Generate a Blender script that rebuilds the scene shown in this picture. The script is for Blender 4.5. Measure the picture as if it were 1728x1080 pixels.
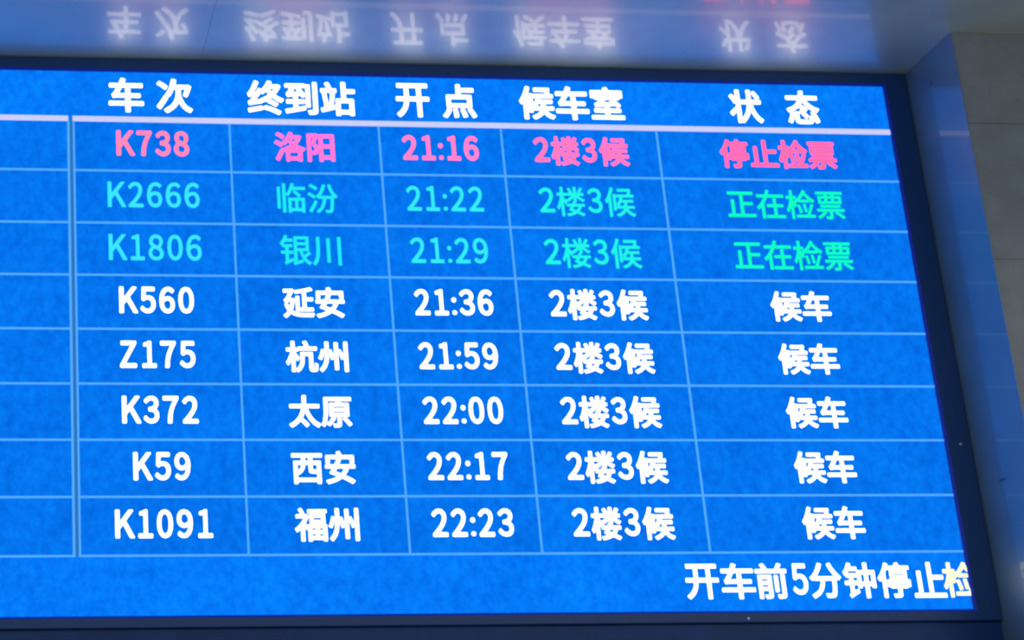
import bpy, bmesh, math
from mathutils import Matrix, Vector

for o in list(bpy.data.objects):
    bpy.data.objects.remove(o, do_unlink=True)
S = bpy.context.scene
COL = S.collection
ZH = 4.49            # height of the thick header rule above the hall floor (z of the plans below is relative to it)

# ---------------------------------------------------------------- camera, world, lights, exposure
cd = bpy.data.cameras.new('camera'); cam = bpy.data.objects.new('camera', cd); COL.objects.link(cam)
right = Vector((0.99578779, -0.08871129, -0.02317301))
down = Vector((0.00668879, 0.32235031, -0.94659682))
fwd = Vector((0.09144365, 0.94245455, 0.32158588))
M = Matrix((( right.x, -down.x, -fwd.x, -0.3805), (right.y, -down.y, -fwd.y, -5.9310),
            (right.z, -down.z, -fwd.z, -2.7927 + ZH), (0, 0, 0, 1)))
cam.matrix_world = M
cd.sensor_fit = 'HORIZONTAL'; cd.sensor_width = 36.0
cd.lens = 3044.8 / 1728 * 36.0
cd.shift_x = (864 - 216.04) / 1728
cd.clip_start = 0.05; cd.clip_end = 100
cd.dof.use_dof = True; cd.dof.focus_distance = 3.2; cd.dof.aperture_fstop = 9.0
S.camera = cam

S.view_settings.view_transform = 'Standard'; S.view_settings.look = 'None'
S.view_settings.exposure = 0.0; S.view_settings.gamma = 1.0; S.view_settings.use_curve_mapping = False

w = bpy.data.worlds.new('hall_light'); S.world = w; w.use_nodes = True
bg = w.node_tree.nodes['Background']; bg.inputs[0].default_value = (0.92, 0.97, 1.0, 1); bg.inputs[1].default_value = 0.42

def area(name, loc, rot, sx, sy, power, col):
    l = bpy.data.lights.new(name, 'AREA'); l.shape = 'RECTANGLE'; l.size = sx; l.size_y = sy
    l.energy = power; l.color = col
    o = bpy.data.objects.new(name, l); COL.objects.link(o); o.location = loc; o.rotation_euler = rot
    return o
# the hall's warm ceiling lamps, far behind the viewer and to the right
area('hall_lamp', (6.0, -9.0, 7.5), (math.radians(50), 0, math.radians(20)), 3, 1.2, 55, (1.0, 0.93, 0.83))

# ---------------------------------------------------------------- materials
def mat(name):
    m = bpy.data.materials.new(name); m.use_nodes = True
    nt = m.node_tree; nt.nodes.clear()
    out = nt.nodes.new('ShaderNodeOutputMaterial')
    return m, nt, out

def emis(name, col, strength=1.0):
    m, nt, out = mat(name)
    e = nt.nodes.new('ShaderNodeEmission'); e.inputs[0].default_value = (*col, 1); e.inputs[1].default_value = strength
    nt.links.new(e.outputs[0], out.inputs[0])
    return m

def led_blue():
    m, nt, out = mat('led_blue'); N = nt.nodes; L = nt.links
    tc = N.new('ShaderNodeTexCoord'); mp = N.new('ShaderNodeMapping'); mp.inputs['Scale'].default_value = (1.0, 1.0, 0.8)
    L.new(tc.outputs['Object'], mp.inputs[0])
    n1 = N.new('ShaderNodeTexNoise'); n1.inputs['Scale'].default_value = 30; n1.inputs['Detail'].default_value = 4; n1.inputs['Roughness'].default_value = .7
    n2 = N.new('ShaderNodeTexNoise'); n2.inputs['Scale'].default_value = 5; n2.inputs['Detail'].default_value = 2
    L.new(mp.outputs[0], n1.inputs[0]); L.new(mp.outputs[0], n2.inputs[0])
    a = N.new('ShaderNodeMath'); a.operation = 'MULTIPLY'; a.inputs[1].default_value = .72; L.new(n1.outputs[0], a.inputs[0])
    b = N.new('ShaderNodeMath'); b.operation = 'MULTIPLY_ADD'; b.inputs[1].default_value = .28; L.new(n2.outputs[0], b.inputs[0]); L.new(a.outputs[0], b.inputs[2])
    r = N.new('ShaderNodeValToRGB'); L.new(b.outputs[0], r.inputs[0])
    r.color_ramp.elements[0].position = .36; r.color_ramp.elements[0].color = (.0006, .140, .76, 1)
    r.color_ramp.elements[1].position = .64; r.color_ramp.elements[1].color = (.0022, .222, 1.0, 1)
    e = N.new('ShaderNodeEmission'); L.new(r.outputs[0], e.inputs[0]); L.new(e.outputs[0], out.inputs[0])
    # the heading band and the notice band of the page are a slightly lighter blue than the table cells
    sp = N.new('ShaderNodeSeparateXYZ'); L.new(tc.outputs['Object'], sp.inputs[0])
    c1 = N.new('ShaderNodeMath'); c1.operation = 'ABSOLUTE'
    c0 = N.new('ShaderNodeMath'); c0.operation = 'SUBTRACT'; c0.inputs[1].default_value = 1.843 - .8; L.new(sp.outputs['Z'], c0.inputs[0]); L.new(c0.outputs[0], c1.inputs[0])
    c2 = N.new('ShaderNodeMath'); c2.operation = 'GREATER_THAN'; c2.inputs[1].default_value = .8; L.new(c1.outputs[0], c2.inputs[0])
    c3 = N.new('ShaderNodeMath'); c3.operation = 'MULTIPLY_ADD'; c3.inputs[1].default_value = .12; c3.inputs[2].default_value = .98; L.new(c2.outputs[0], c3.inputs[0])
    L.new(c3.outputs[0], e.inputs[1])
    return m

def glossy_panel(name, base, sharp, haze, rough=.045, hrough=.32, stains=()):
    """painted metal sheet: matt base, a clear mirror lobe and a wider haze lobe"""
    m, nt, out = mat(name); N = nt.nodes; L = nt.links
    tc = N.new('ShaderNodeTexCoord')
    d = N.new('ShaderNodeBsdfDiffuse')
    n = N.new('ShaderNodeTexNoise'); n.inputs['Scale'].default_value = 3.5; n.inputs['Detail'].default_value = 3
    L.new(tc.outputs['Object'], n.inputs[0])
    r = N.new('ShaderNodeValToRGB'); L.new(n.outputs[0], r.inputs[0])
    r.color_ramp.elements[0].position = .3; r.color_ramp.elements[0].color = (*[c * .86 for c in base], 1)
    r.color_ramp.elements[1].position = .7; r.color_ramp.elements[1].color = (*[c * 1.12 for c in base], 1)
    colout = r.outputs[0]
    g = N.new('ShaderNodeBsdfGlossy'); g.inputs['Roughness'].default_value = rough; g.inputs['Color'].default_value = (1, 1, 1, 1)
    h = N.new('ShaderNodeBsdfGlossy'); h.inputs['Roughness'].default_value = hrough; h.inputs['Color'].default_value = (1, 1, 1, 1)
    m1 = N.new('ShaderNodeMixShader'); m1.inputs[0].default_value = haze
    m2 = N.new('ShaderNodeMixShader'); m2.inputs[0].default_value = sharp
    # scuffs: small oval marks with a shape of their own
    for (cx, cy, cz, sx, sy, sz) in stains:
        mp = N.new('ShaderNodeMapping'); mp.vector_type = 'POINT'
        mp.inputs['Location'].default_value = (-cx / sx, -cy / sy, -cz / sz); mp.inputs['Scale'].default_value = (1 / sx, 1 / sy, 1 / sz)
        ln = N.new('ShaderNodeVectorMath'); ln.operation = 'LENGTH'
        L.new(tc.outputs['Object'], mp.inputs[0]); L.new(mp.outputs[0], ln.inputs[0])
        mr = N.new('ShaderNodeMapRange'); mr.inputs[1].default_value = .4; mr.inputs[2].default_value = 1.0
        mr.inputs[3].default_value = .8; mr.inputs[4].default_value = 0.0
        L.new(ln.outputs['Value'], mr.inputs[0])
        mx = N.new('ShaderNodeMix'); mx.data_type = 'RGBA'; mx.inputs[7].default_value = (.004, .01, .03, 1)
        L.new(mr.outputs[0], mx.inputs[0]); L.new(colout, mx.inputs[6]); colout = mx.outputs[2]
        mg = N.new('ShaderNodeMath'); mg.operation = 'SUBTRACT'; mg.inputs[0].default_value = 1; L.new(mr.outputs[0], mg.inputs[1])
        ms = N.new('ShaderNodeMath'); ms.operation = 'MULTIPLY'; L.new(mg.outputs[0], ms.inputs[0])
        src = m2.inputs[0].links[0].from_socket if m2.inputs[0].links else None
        if src: L.new(src, ms.inputs[1])
        else: ms.inputs[1].default_value = sharp
        L.new(ms.outputs[0], m2.inputs[0])
    L.new(colout, d.inputs[0])
    L.new(d.outputs[0], m1.inputs[1]); L.new(h.outputs[0], m1.inputs[2])
    L.new(m1.outputs[0], m2.inputs[1]); L.new(g.outputs[0], m2.inputs[2])
    L.new(m2.outputs[0], out.inputs[0])
    return m

def principled(name, col, rough, spec=.5, metal=0., noise=0., nscale=8., bump=0.):
    m, nt, out = mat(name); N = nt.nodes; L = nt.links
    p = N.new('ShaderNodeBsdfPrincipled'); L.new(p.outputs[0], out.inputs[0])
    p.inputs['Base Color'].default_value = (*col, 1); p.inputs['Roughness'].default_value = rough
    p.inputs['Specular IOR Level'].default_value = spec; p.inputs['Metallic'].default_value = metal
    if noise:
        tc = N.new('ShaderNodeTexCoord'); n = N.new('ShaderNodeTexNoise'); n.inputs['Scale'].default_value = nscale
        n.inputs['Detail'].default_value = 6; n.inputs['Roughness'].default_value = .65
        L.new(tc.outputs['Object'], n.inputs[0])
        r = N.new('ShaderNodeValToRGB'); L.new(n.outputs[0], r.inputs[0])
        r.color_ramp.elements[0].position = .3; r.color_ramp.elements[0].color = (*[c * (1 - noise) for c in col], 1)
        r.color_ramp.elements[1].position = .7; r.color_ramp.elements[1].color = (*[c * (1 + noise) for c in col], 1)
        L.new(r.outputs[0], p.inputs['Base Color'])
        if bump:
            b = N.new('ShaderNodeBump'); b.inputs['Strength'].default_value = bump; b.inputs['Distance'].default_value = .002
            L.new(n.outputs[0], b.inputs['Height']); L.new(b.outputs[0], p.inputs['Normal'])
    return m

M_BLUE = led_blue()
M_WHITE = emis('led_white', (1.0, .98, 1.0), 2.5)
M_WARM = emis('led_warm_white', (1.0, .98, .86), 2.5)
M_YELLOW = emis('led_yellow_white', (1.0, 1.0, .50), 1.5)
M_RULE = emis('led_header_rule', (.60, .64, 1.05), 1.0)
M_LINE = emis('led_thin_line', (.09, .42, 1.05), 1.0)
M_GAP = emis('led_line_gap', (.03, .17, .50), 1.0)
PINK = [emis('led_pink_%d' % i, c, 1.15) for i, c in enumerate([(3.0, .23, .40), (3.0, .18, .60), (3.0, .21, .50), (3.0, .18, .46), (3.0, .14, .38)])]
CYAN = [emis('led_cyan_%d' % i, c, 1.05) for i, c in enumerate([(.04, .78, 1.0), (.015, .80, .88), (.03, .82, .88), (.015, .88, .78), (.006, 1.0, .54)])]
M_SOFFIT = glossy_panel('soffit_metal', (.54, .62, .50), .068, .29, hrough=.38)
M_SIDE = glossy_panel('side_metal', (.12, .23, .32), .07, .15, hrough=.42,
                      stains=((3.199, -.162, ZH + .127, .02, .006, .018), (3.199, -.15, ZH - 1.382, .02, .035, .007)))
M_BEZEL = principled('bezel_lacquer', (.012, .065, .235), .28, .5)
M_LIP = principled('lip_screen_spill', (.004, .05, .75), .45, .4)  # blue spill from the lit screen put into the lip's base colour
M_BACK = principled('dark_back_panel', (.004, .050, .21), .3, .35, noise=.2, nscale=5)
M_STONE = principled('grey_stone', (.29, .33, .375), .55, .35, noise=.12, nscale=9, bump=.15)
M_STONE2 = principled('grey_stone_warm', (.30, .33, .365), .55, .35, noise=.12, nscale=9, bump=.15)
M_JOINT = principled('joint_mortar', (.36, .39, .42), .9)
M_FLOOR = principled('floor_stone', (.30, .29, .27), .25, .5, noise=.08, nscale=2)
M_GLINT = principled('glint_metal', (.8, .82, .85), .18, .5, metal=1.0)

# ---------------------------------------------------------------- helpers
def link(name, me, m, parent=None, label=None):
    o = bpy.data.objects.new(name, me); COL.objects.link(o)
    if m and not me.materials: me.materials.append(m)
    if parent: o.parent = parent
    if label: o['label'] = label
    return o

def box_bm(bm, x0, x1, y0, y1, z0, z1, bev=0):
    r = bmesh.ops.create_cube(bm, size=1)
    for v in r['verts']:
        v.co = Vector(((x0 + x1) / 2 + v.co.x * (x1 - x0), (y0 + y1) / 2 + v.co.y * (y1 - y0), (z0 + z1) / 2 + v.co.z * (z1 - z0)))
    if bev:
        es = list({e for v in r['verts'] for e in v.link_edges})
        bmesh.ops.bevel(bm, geom=es, offset=bev, segments=2, affect='EDGES')

def box(name, b, m, parent=None, label=None, bev=0, z=ZH):
    bm = bmesh.new(); box_bm(bm, b[0], b[1], b[2], b[3], b[4] + z, b[5] + z, bev)
    me = bpy.data.meshes.new(name); bm.to_mesh(me); bm.free()
    return link(name, me, m, parent, label)

def structure(o, label, cat):
    o['kind'] = 'structure'; o['label'] = label; o['category'] = cat
    return o

# layout (metres, x from the table's left rule, z from the header rule)
XR, XL = 3.1014, -3.086            # lit screen
ZT, ZB = .1906, -1.8014
FX, FT, FB = 3.199, .2445, -1.843  # outer edge of the bezel
FXL = -3.184
DEP = .336                         # depth of the recess

# ---------------------------------------------------------------- setting
floor = structure(box('floor', (-7, 7, -9, .4, -.1, 0), M_FLOOR, z=0), 'pale polished stone floor of the station hall', 'floor')

ceil = structure(box('ceiling', (-7, 7, -2.4, .2, FT + .02, FT + .12), M_JOINT), 'blue-grey mirror-gloss metal soffit over the display board', 'ceiling')
for x0, x1 in ((-6.93, -3.22), (-3.22, .486), (.486, 4.19), (4.19, 6.9)):
    p = box('panel', (x0 + .0005, x1 - .0005, -2.4, .05, FT, FT + .02), M_SOFFIT, ceil, bev=.0006)

wall = structure(box('wall_back', (FX + .02, 7, -DEP + .02, .4, -ZH, FT + .02), M_JOINT), 'grey stone-tiled wall to the right of the display recess', 'wall')
wl = structure(box('wall_left', (-7, FXL - .02, -DEP + .02, .4, -ZH, FT + .02), M_JOINT), 'grey stone-tiled wall on the far side of the display recess', 'wall')
wb = structure(box('wall_front', (FXL - .02, FX + .02, -DEP + .02, .4, -ZH, -2.07), M_JOINT), 'grey stone-tiled wall under the display recess', 'wall')
wk = structure(box('wall_recess', (FXL - .02, FX + .02, .06, .4, -2.07, FT + .02), M_JOINT), 'plain backing wall behind the display board', 'wall')
g = .0005
rows = [FT]; z = -.117
while z > -ZH: rows.append(z); z -= .52
rows.append(-ZH)
def tiles(parent, xs, zs):
    k = 0
    for i in range(len(zs) - 1):
        for j in range(len(xs) - 1):
            dy = (((i * 7 + j * 5) % 5) - 2) * .0004
            box('tile', (xs[j] + g, xs[j + 1] - g, -DEP + dy, -DEP + .02, zs[i + 1] + g, zs[i] - g), M_STONE if (i + j) % 2 else M_STONE2, parent, bev=.0008)
tiles(wall, [FX + .0022, 3.9, 4.7, 5.5, 6.3, 7.0], rows)
tiles(wl, [-7, -6.3, -5.5, -4.7, -3.9, FXL - .004], rows)
tiles(wb, [FXL - .004, -2.4, -1.6, -.8, 0, .8, 1.6, 2.4, FX + .004], [-2.07] + [r for r in rows if r < -2.07])

structure(box('trim_1', (FX, FX + .002, -DEP, .06, -2.066, FT - .001), M_SIDE), 'glossy blue-reflecting metal side panel lining the right of the recess', 'trim')
structure(box('trim_2', (FXL - .018, FXL, -DEP - .001, .06, -2.066, FT - .001), M_SIDE), 'glossy metal side panel lining the left of the recess', 'trim')
structure(box('trim_3', (FXL, FX, -DEP - .001, .06, -2.068, -2.05), M_SIDE), 'metal sill at the bottom of the recess', 'trim')
structure(box('trim_4', (FXL + .002, FX - .002, .012, .055, -2.048, FB - .002), M_BACK), 'dark glossy closing panel below the display bezel', 'trim')

# ---------------------------------------------------------------- the display board
board = bpy.data.objects.new('departure_board', None); COL.objects.link(board)
BZ = ZH + FB
board.location = (0, 0, BZ)
board['label'] = 'large blue LED train departure board in a dark bezel set into the wall recess'
board['category'] = 'display board'
LZ = -FB      # shifts header-relative z to board-local z

def part(name, b, m, label=None, bev=0, parent=board):
    return box(name, b, m, parent, label, bev, z=LZ)

part('led_screen', (XL, XR, .003, .05, ZB, ZT), M_BLUE, 'blue lit LED screen')

# bezel: one mitred frame with a flat face and a lip that slopes back to the screen
def frame_bezel():
    bm = bmesh.new()
    lip = .016
    def ring(xl, xr, zb, zt, y): return [bm.verts.new((x, y, z + LZ)) for x, z in ((xl, zb), (xr, zb), (xr, zt), (xl, zt))]
    rings = [ring(XL, XR, ZB, ZT, .003), ring(XL - lip * .6, XR + lip * .6, ZB - lip * .5, ZT + lip * .5, -.004),
             ring(FXL + .004, FX - .004, FB + .003, FT - .003, -.005), ring(FXL + .0005, FX - .0005, FB, FT - .0005, -.001),
             ring(FXL + .0005, FX - .0005, FB, FT - .0005, .055)]
    for a, b in zip(rings, rings[1:]):
        for i in range(4):
            bm.faces.new((a[i], b[i], b[(i + 1) % 4], a[(i + 1) % 4]))
    bmesh.ops.recalc_face_normals(bm, faces=bm.faces)
    bm.faces.ensure_lookup_table()
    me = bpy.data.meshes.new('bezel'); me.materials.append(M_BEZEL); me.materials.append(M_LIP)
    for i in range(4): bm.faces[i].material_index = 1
    bm.to_mesh(me); bm.free()
    return link('bezel', me, M_BEZEL, board, 'dark navy glossy bezel')
frame_bezel()

def glint_dot(x, z, r=.0075):  # added metal dots that stand in for small lamp glints on the gloss
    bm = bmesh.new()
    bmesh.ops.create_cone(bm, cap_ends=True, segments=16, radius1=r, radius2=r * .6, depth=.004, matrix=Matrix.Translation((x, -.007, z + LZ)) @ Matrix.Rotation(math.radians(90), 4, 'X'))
    me = bpy.data.meshes.new('glint_dot'); bm.to_mesh(me); bm.free()
    return link('glint_dot', me, M_GLINT, board, 'tiny bright metal dot standing in for a glint on the bezel')
glint_dot(3.1575, -1.2158, .006)
glint_dot(2.289, -1.829, .006)

# ruled lines of the table
YL = .0005
def rule(name, x0, x1, z0, z1, m, label=None, y=YL):
    return part(name, (x0, x1, y, .003, z0, z1), m, label)
V = [.0153, .5834, 1.1361, 1.5952, 2.1883]
Zr = [0, -.2020, -.4035, -.6010, -.8010, -1.0003, -1.2000, -1.3990, -1.6000]
hw = .0036
rule('header_rule', .0113, XR - .0005, -.010, .011, M_RULE, 'thick pale lavender rule under the headings')
rule('header_rule', XL + .0005, -.0040, -.010, .011, M_RULE, 'thick pale lavender rule of the left table')
for z in Zr[1:]:
    rule('row_line', .0113, XR - .0005, z - hw, z + hw, M_LINE)
    rule('row_line', XL + .0005, -.0040, z - hw, z + hw, M_LINE)
for i, x in enumerate(V):
    rule('column_line', x - hw * .95, x + hw * .95, -1.6000 - hw, -.010, M_LINE, y=.0002)
rule('column_line', -.0085, .0000, -1.6000 - hw, -.0100, M_LINE, y=.0002)
rule('line_gap', .0002, .0110, -1.6000, -.010, M_GAP, 'dull blue gap between the two tables')
for x in V[1:]:
    rule('column_line', x - 3.101 - hw * .95, x - 3.101 + hw * .95, -1.6000 - hw, -.010, M_LINE, y=.0002)

# ---- lettering: the built-in font turned into flat meshes, each word fitted to its cell
def glyphs(text, weight):
    cu = bpy.data.curves.new('lettering', 'FONT'); cu.body = text; cu.size = 1.0
    cu.offset = weight; cu.resolution_u = 4; cu.fill_mode = 'FRONT'
    o = bpy.data.objects.new('lettering', cu); COL.objects.link(o)
    bpy.context.view_layer.update()
    dg = bpy.context.evaluated_depsgraph_get()
    me = bpy.data.meshes.new_from_object(o.evaluated_get(dg))
    bpy.data.objects.remove(o, do_unlink=True)
    vs = [v.co.copy() for v in me.vertices]; fs = [list(p.vertices) for p in me.polygons]
    bpy.data.meshes.remove(me)
    x0 = min(v.x for v in vs); x1 = max(v.x for v in vs); y0 = min(v.y for v in vs); y1 = max(v.y for v in vs)
    return [((v.x - x0) / (x1 - x0), (v.y - y0) / (y1 - y0)) for v in vs], fs
cache = {}
FULL = {c: chr(ord(c) + 0xFEE0) for c in '0123456789KZ'}      # full-width forms: digits of the CJK face
def outline(vs, fs):
    cnt = {}
    for f in fs:
        for i in range(len(f)):
            a, b = f[i], f[(i + 1) % len(f)]
            k = (min(a, b), max(a, b)); cnt[k] = cnt.get(k, 0) + 1
    return [k for k, c in cnt.items() if c == 1]
def word(name, segs, m, label=None, clip=None):
    """segs: (text, x0, x1, zbottom, ztop, grow); grow = rounded thickening of the strokes, inside the box"""
    V_, F_ = [], []
    for t, x0, x1, z0, z1, wt in segs:
        t = ''.join(FULL.get(c, c) for c in t)
        if t not in cache: cache[t] = glyphs(t, 0)
        vs, fs = cache[t]
        x0 += wt; x1 -= wt; z0 += wt; z1 -= wt
        n = len(V_)
        P2 = [(x0 + a * (x1 - x0), z0 + b * (z1 - z0)) for a, b in vs]
        V_ += [(x, -.0012, z + LZ) for x, z in P2]
        F_ += [[i + n for i in f] for f in fs]
        done = set()
        for a, b in outline(vs, fs):
            (xa, za), (xb, zb) = P2[a], P2[b]
            dx, dz = xb - xa, zb - za; d = math.hypot(dx, dz)
            if d < 1e-7: continue
            nx, nz = -dz / d * wt, dx / d * wt
            k = len(V_)
            V_ += [(xa + nx, -.0012, za + nz + LZ), (xb + nx, -.0012, zb + nz + LZ), (xb - nx, -.0012, zb - nz + LZ), (xa - nx, -.0012, za - nz + LZ)]
            F_.append([k, k + 1, k + 2, k + 3])
            for v in (a, b):
                if v in done: continue
                done.add(v); k = len(V_)
                V_ += [(P2[v][0] + wt * math.cos(q * math.pi / 4), -.0012, P2[v][1] + wt * math.sin(q * math.pi / 4) + LZ) for q in range(8)]
                F_.append(list(range(k, k + 8)))
    me = bpy.data.meshes.new(name); me.from_pydata(V_, [], F_); me.update()
    if clip is not None:
        bm = bmesh.new(); bm.from_mesh(me)
        bmesh.ops.bisect_plane(bm, geom=bm.verts[:] + bm.edges[:] + bm.faces[:], plane_co=(clip, 0, 0), plane_no=(1, 0, 0), clear_outer=True)
        bm.to_mesh(me); bm.free()
    return link(name, me, m, board, label)
def digits(t, x, z0, z1, wt, mm):
    """train numbers and times: fixed advance, narrow colon"""
    out = []
    for ch in t:
        if ch == ':':
            h = z1 - z0
            for f in (.0, .50): out.append((chr(0x25CF), x + .0005, x + .0165, z0 + f * h + (.0 if f else .002), z0 + f * h + .018, .0008))
            x += .0275
            continue
        wd = .067 if ch == 'K' else .060 if ch == 'Z' else .056
        off = .004 if ch == '1' else 0
        out.append((ch, x + off + mm, x + wd - mm - off * .2, z0, z1, wt))
        x += .0735 if ch in 'KZ' else .0675
    return out

m_ = .0012   # half of the halo the lens adds round lit strokes
WH, WC, WD, WG = .0036, .0027, .0030, .0021      # stroke growth: headings, characters, digits, thin turquoise ones
H0, H1 = .0265 + m_, .1660 - m_
def head(t, a, b):
    word('heading_text', [(t, a + m_, b - m_, H0, H1, WH)], M_WHITE, 'bold white heading %s' % t)
for t, a, b in (('车', .143, .273), ('次', .318, .452), ('终到站', .653, 1.057), ('开', 1.208, 1.335), ('点', 1.381, 1.511),
                ('候车室', 1.674, 2.075), ('状', 2.483, 2.612), ('态', 2.705, 2.834)): head(t, a, b)

ROWS = [('K738', '洛阳', '21:16', '停止检票', 'p'), ('K2666', '临汾', '21:22', '正在检票', 'g'), ('K1806', '银川', '21:29', '正在检票', 'g'),
        ('K560', '延安', '21:36', '候车', 'w'), ('Z175', '杭州', '21:59', '候车', 'w'), ('K372', '太原', '22:00', '候车', 'w'),
        ('K59', '西安', '22:17', '候车', 'w'), ('K1091', '福州', '22:23', '候车', 'w')]
XN = {'K738': (.168, .435), 'K2666': (.132, .460), 'K1806': (.132, .463), 'K560': (.165, .430), 'Z175': (.163, .427),
      'K372': (.166, .431), 'K59': (.200, .399), 'K1091': (.134, .461)}
for i, (no, dest, tm, st, c) in enumerate(ROWS):
    zd = Zr[i] - .0935 if i else -.0945
    zc = Zr[i] - .0985 if i else -.0990
    ms = {'p': PINK, 'g': CYAN, 'w': [M_WHITE] * 5}[c]
    wd, wc = (WG + .0006, WG) if c == 'g' else (WD, WC)
    mm = .0006 if c == 'g' else m_
    hd, hc = .0500 - mm, .0590 - mm
    cn = {'p': 'pink', 'g': 'turquoise', 'w': 'white'}[c]
    a, b = XN[no]
    word('train_number_text', digits(no, a, zd - hd, zd + hd, wd, mm), ms[0], '%s train number %s' % (cn, no))
    word('destination_text', [(dest, .744 + mm, .967 - mm, zc - hc, zc + hc, wc)], ms[1], '%s destination name %s' % (cn, dest))
    word('time_text', digits(tm, 1.218, zd - hd, zd + hd, wd, mm), ms[2], '%s departure time %s' % (cn, tm))
    xa, wdt = 1.711, .361
    word('waiting_room_text', [('2', xa + mm, xa + .163 * wdt - mm, zd - hd, zd + hd, wd), ('楼', xa + .180 * wdt + mm, xa + .480 * wdt - mm, zc - hc, zc + hc, wc),
                               ('3', xa + .503 * wdt + mm, xa + .660 * wdt - mm, zd - hd, zd + hd, wd), ('候', xa + .685 * wdt + mm, xa + wdt - mm, zc - hc, zc + hc, wc)],
         ms[3], '%s waiting room text 2楼3候' % cn)
    a, b = (2.421, 2.871) if len(st) == 4 else (2.531, 2.757)
    word('status_text', [(st, a + mm, b - mm, zc - hc, zc + hc, wc)], ms[4], '%s status text %s' % (cn, st))

# running notice along the bottom, cut off by the screen's right edge
mz0, mz1 = -1.7625 + m_, -1.6370 - m_
P = lambda u: 2.084 + (u - 1155) / 488 * 1.036
word('notice_text', [('开', P(1156) + m_, P(1212) - m_, mz0, mz1 - .002, WC), ('车', P(1215) + m_, P(1272) - m_, mz0, mz1, WC), ('前', P(1273) + m_, P(1327) - m_, mz0, mz1, WC),
                     ('5', P(1334) + m_, P(1361) - m_, mz0 + .013, mz1 - .002, WC), ('分', P(1364) + m_, P(1418) - m_, mz0, mz1, WC)], M_WHITE, 'white running notice, first words')
word('notice_text', [('钟', P(1421) + m_, P(1476) - m_, mz0, mz1, WC), ('停', P(1479) + m_, P(1535) - m_, mz0, mz1, WC), ('止', P(1538) + m_, P(1594) - m_, mz0, mz1, WC)], M_WARM, 'warm white running notice, later words')
word('notice_text', [('检', P(1590) + m_, P(1650) - m_, mz0, mz1, WC)], M_YELLOW, 'pale yellow last character cut off by the screen edge', clip=XR - .0005)
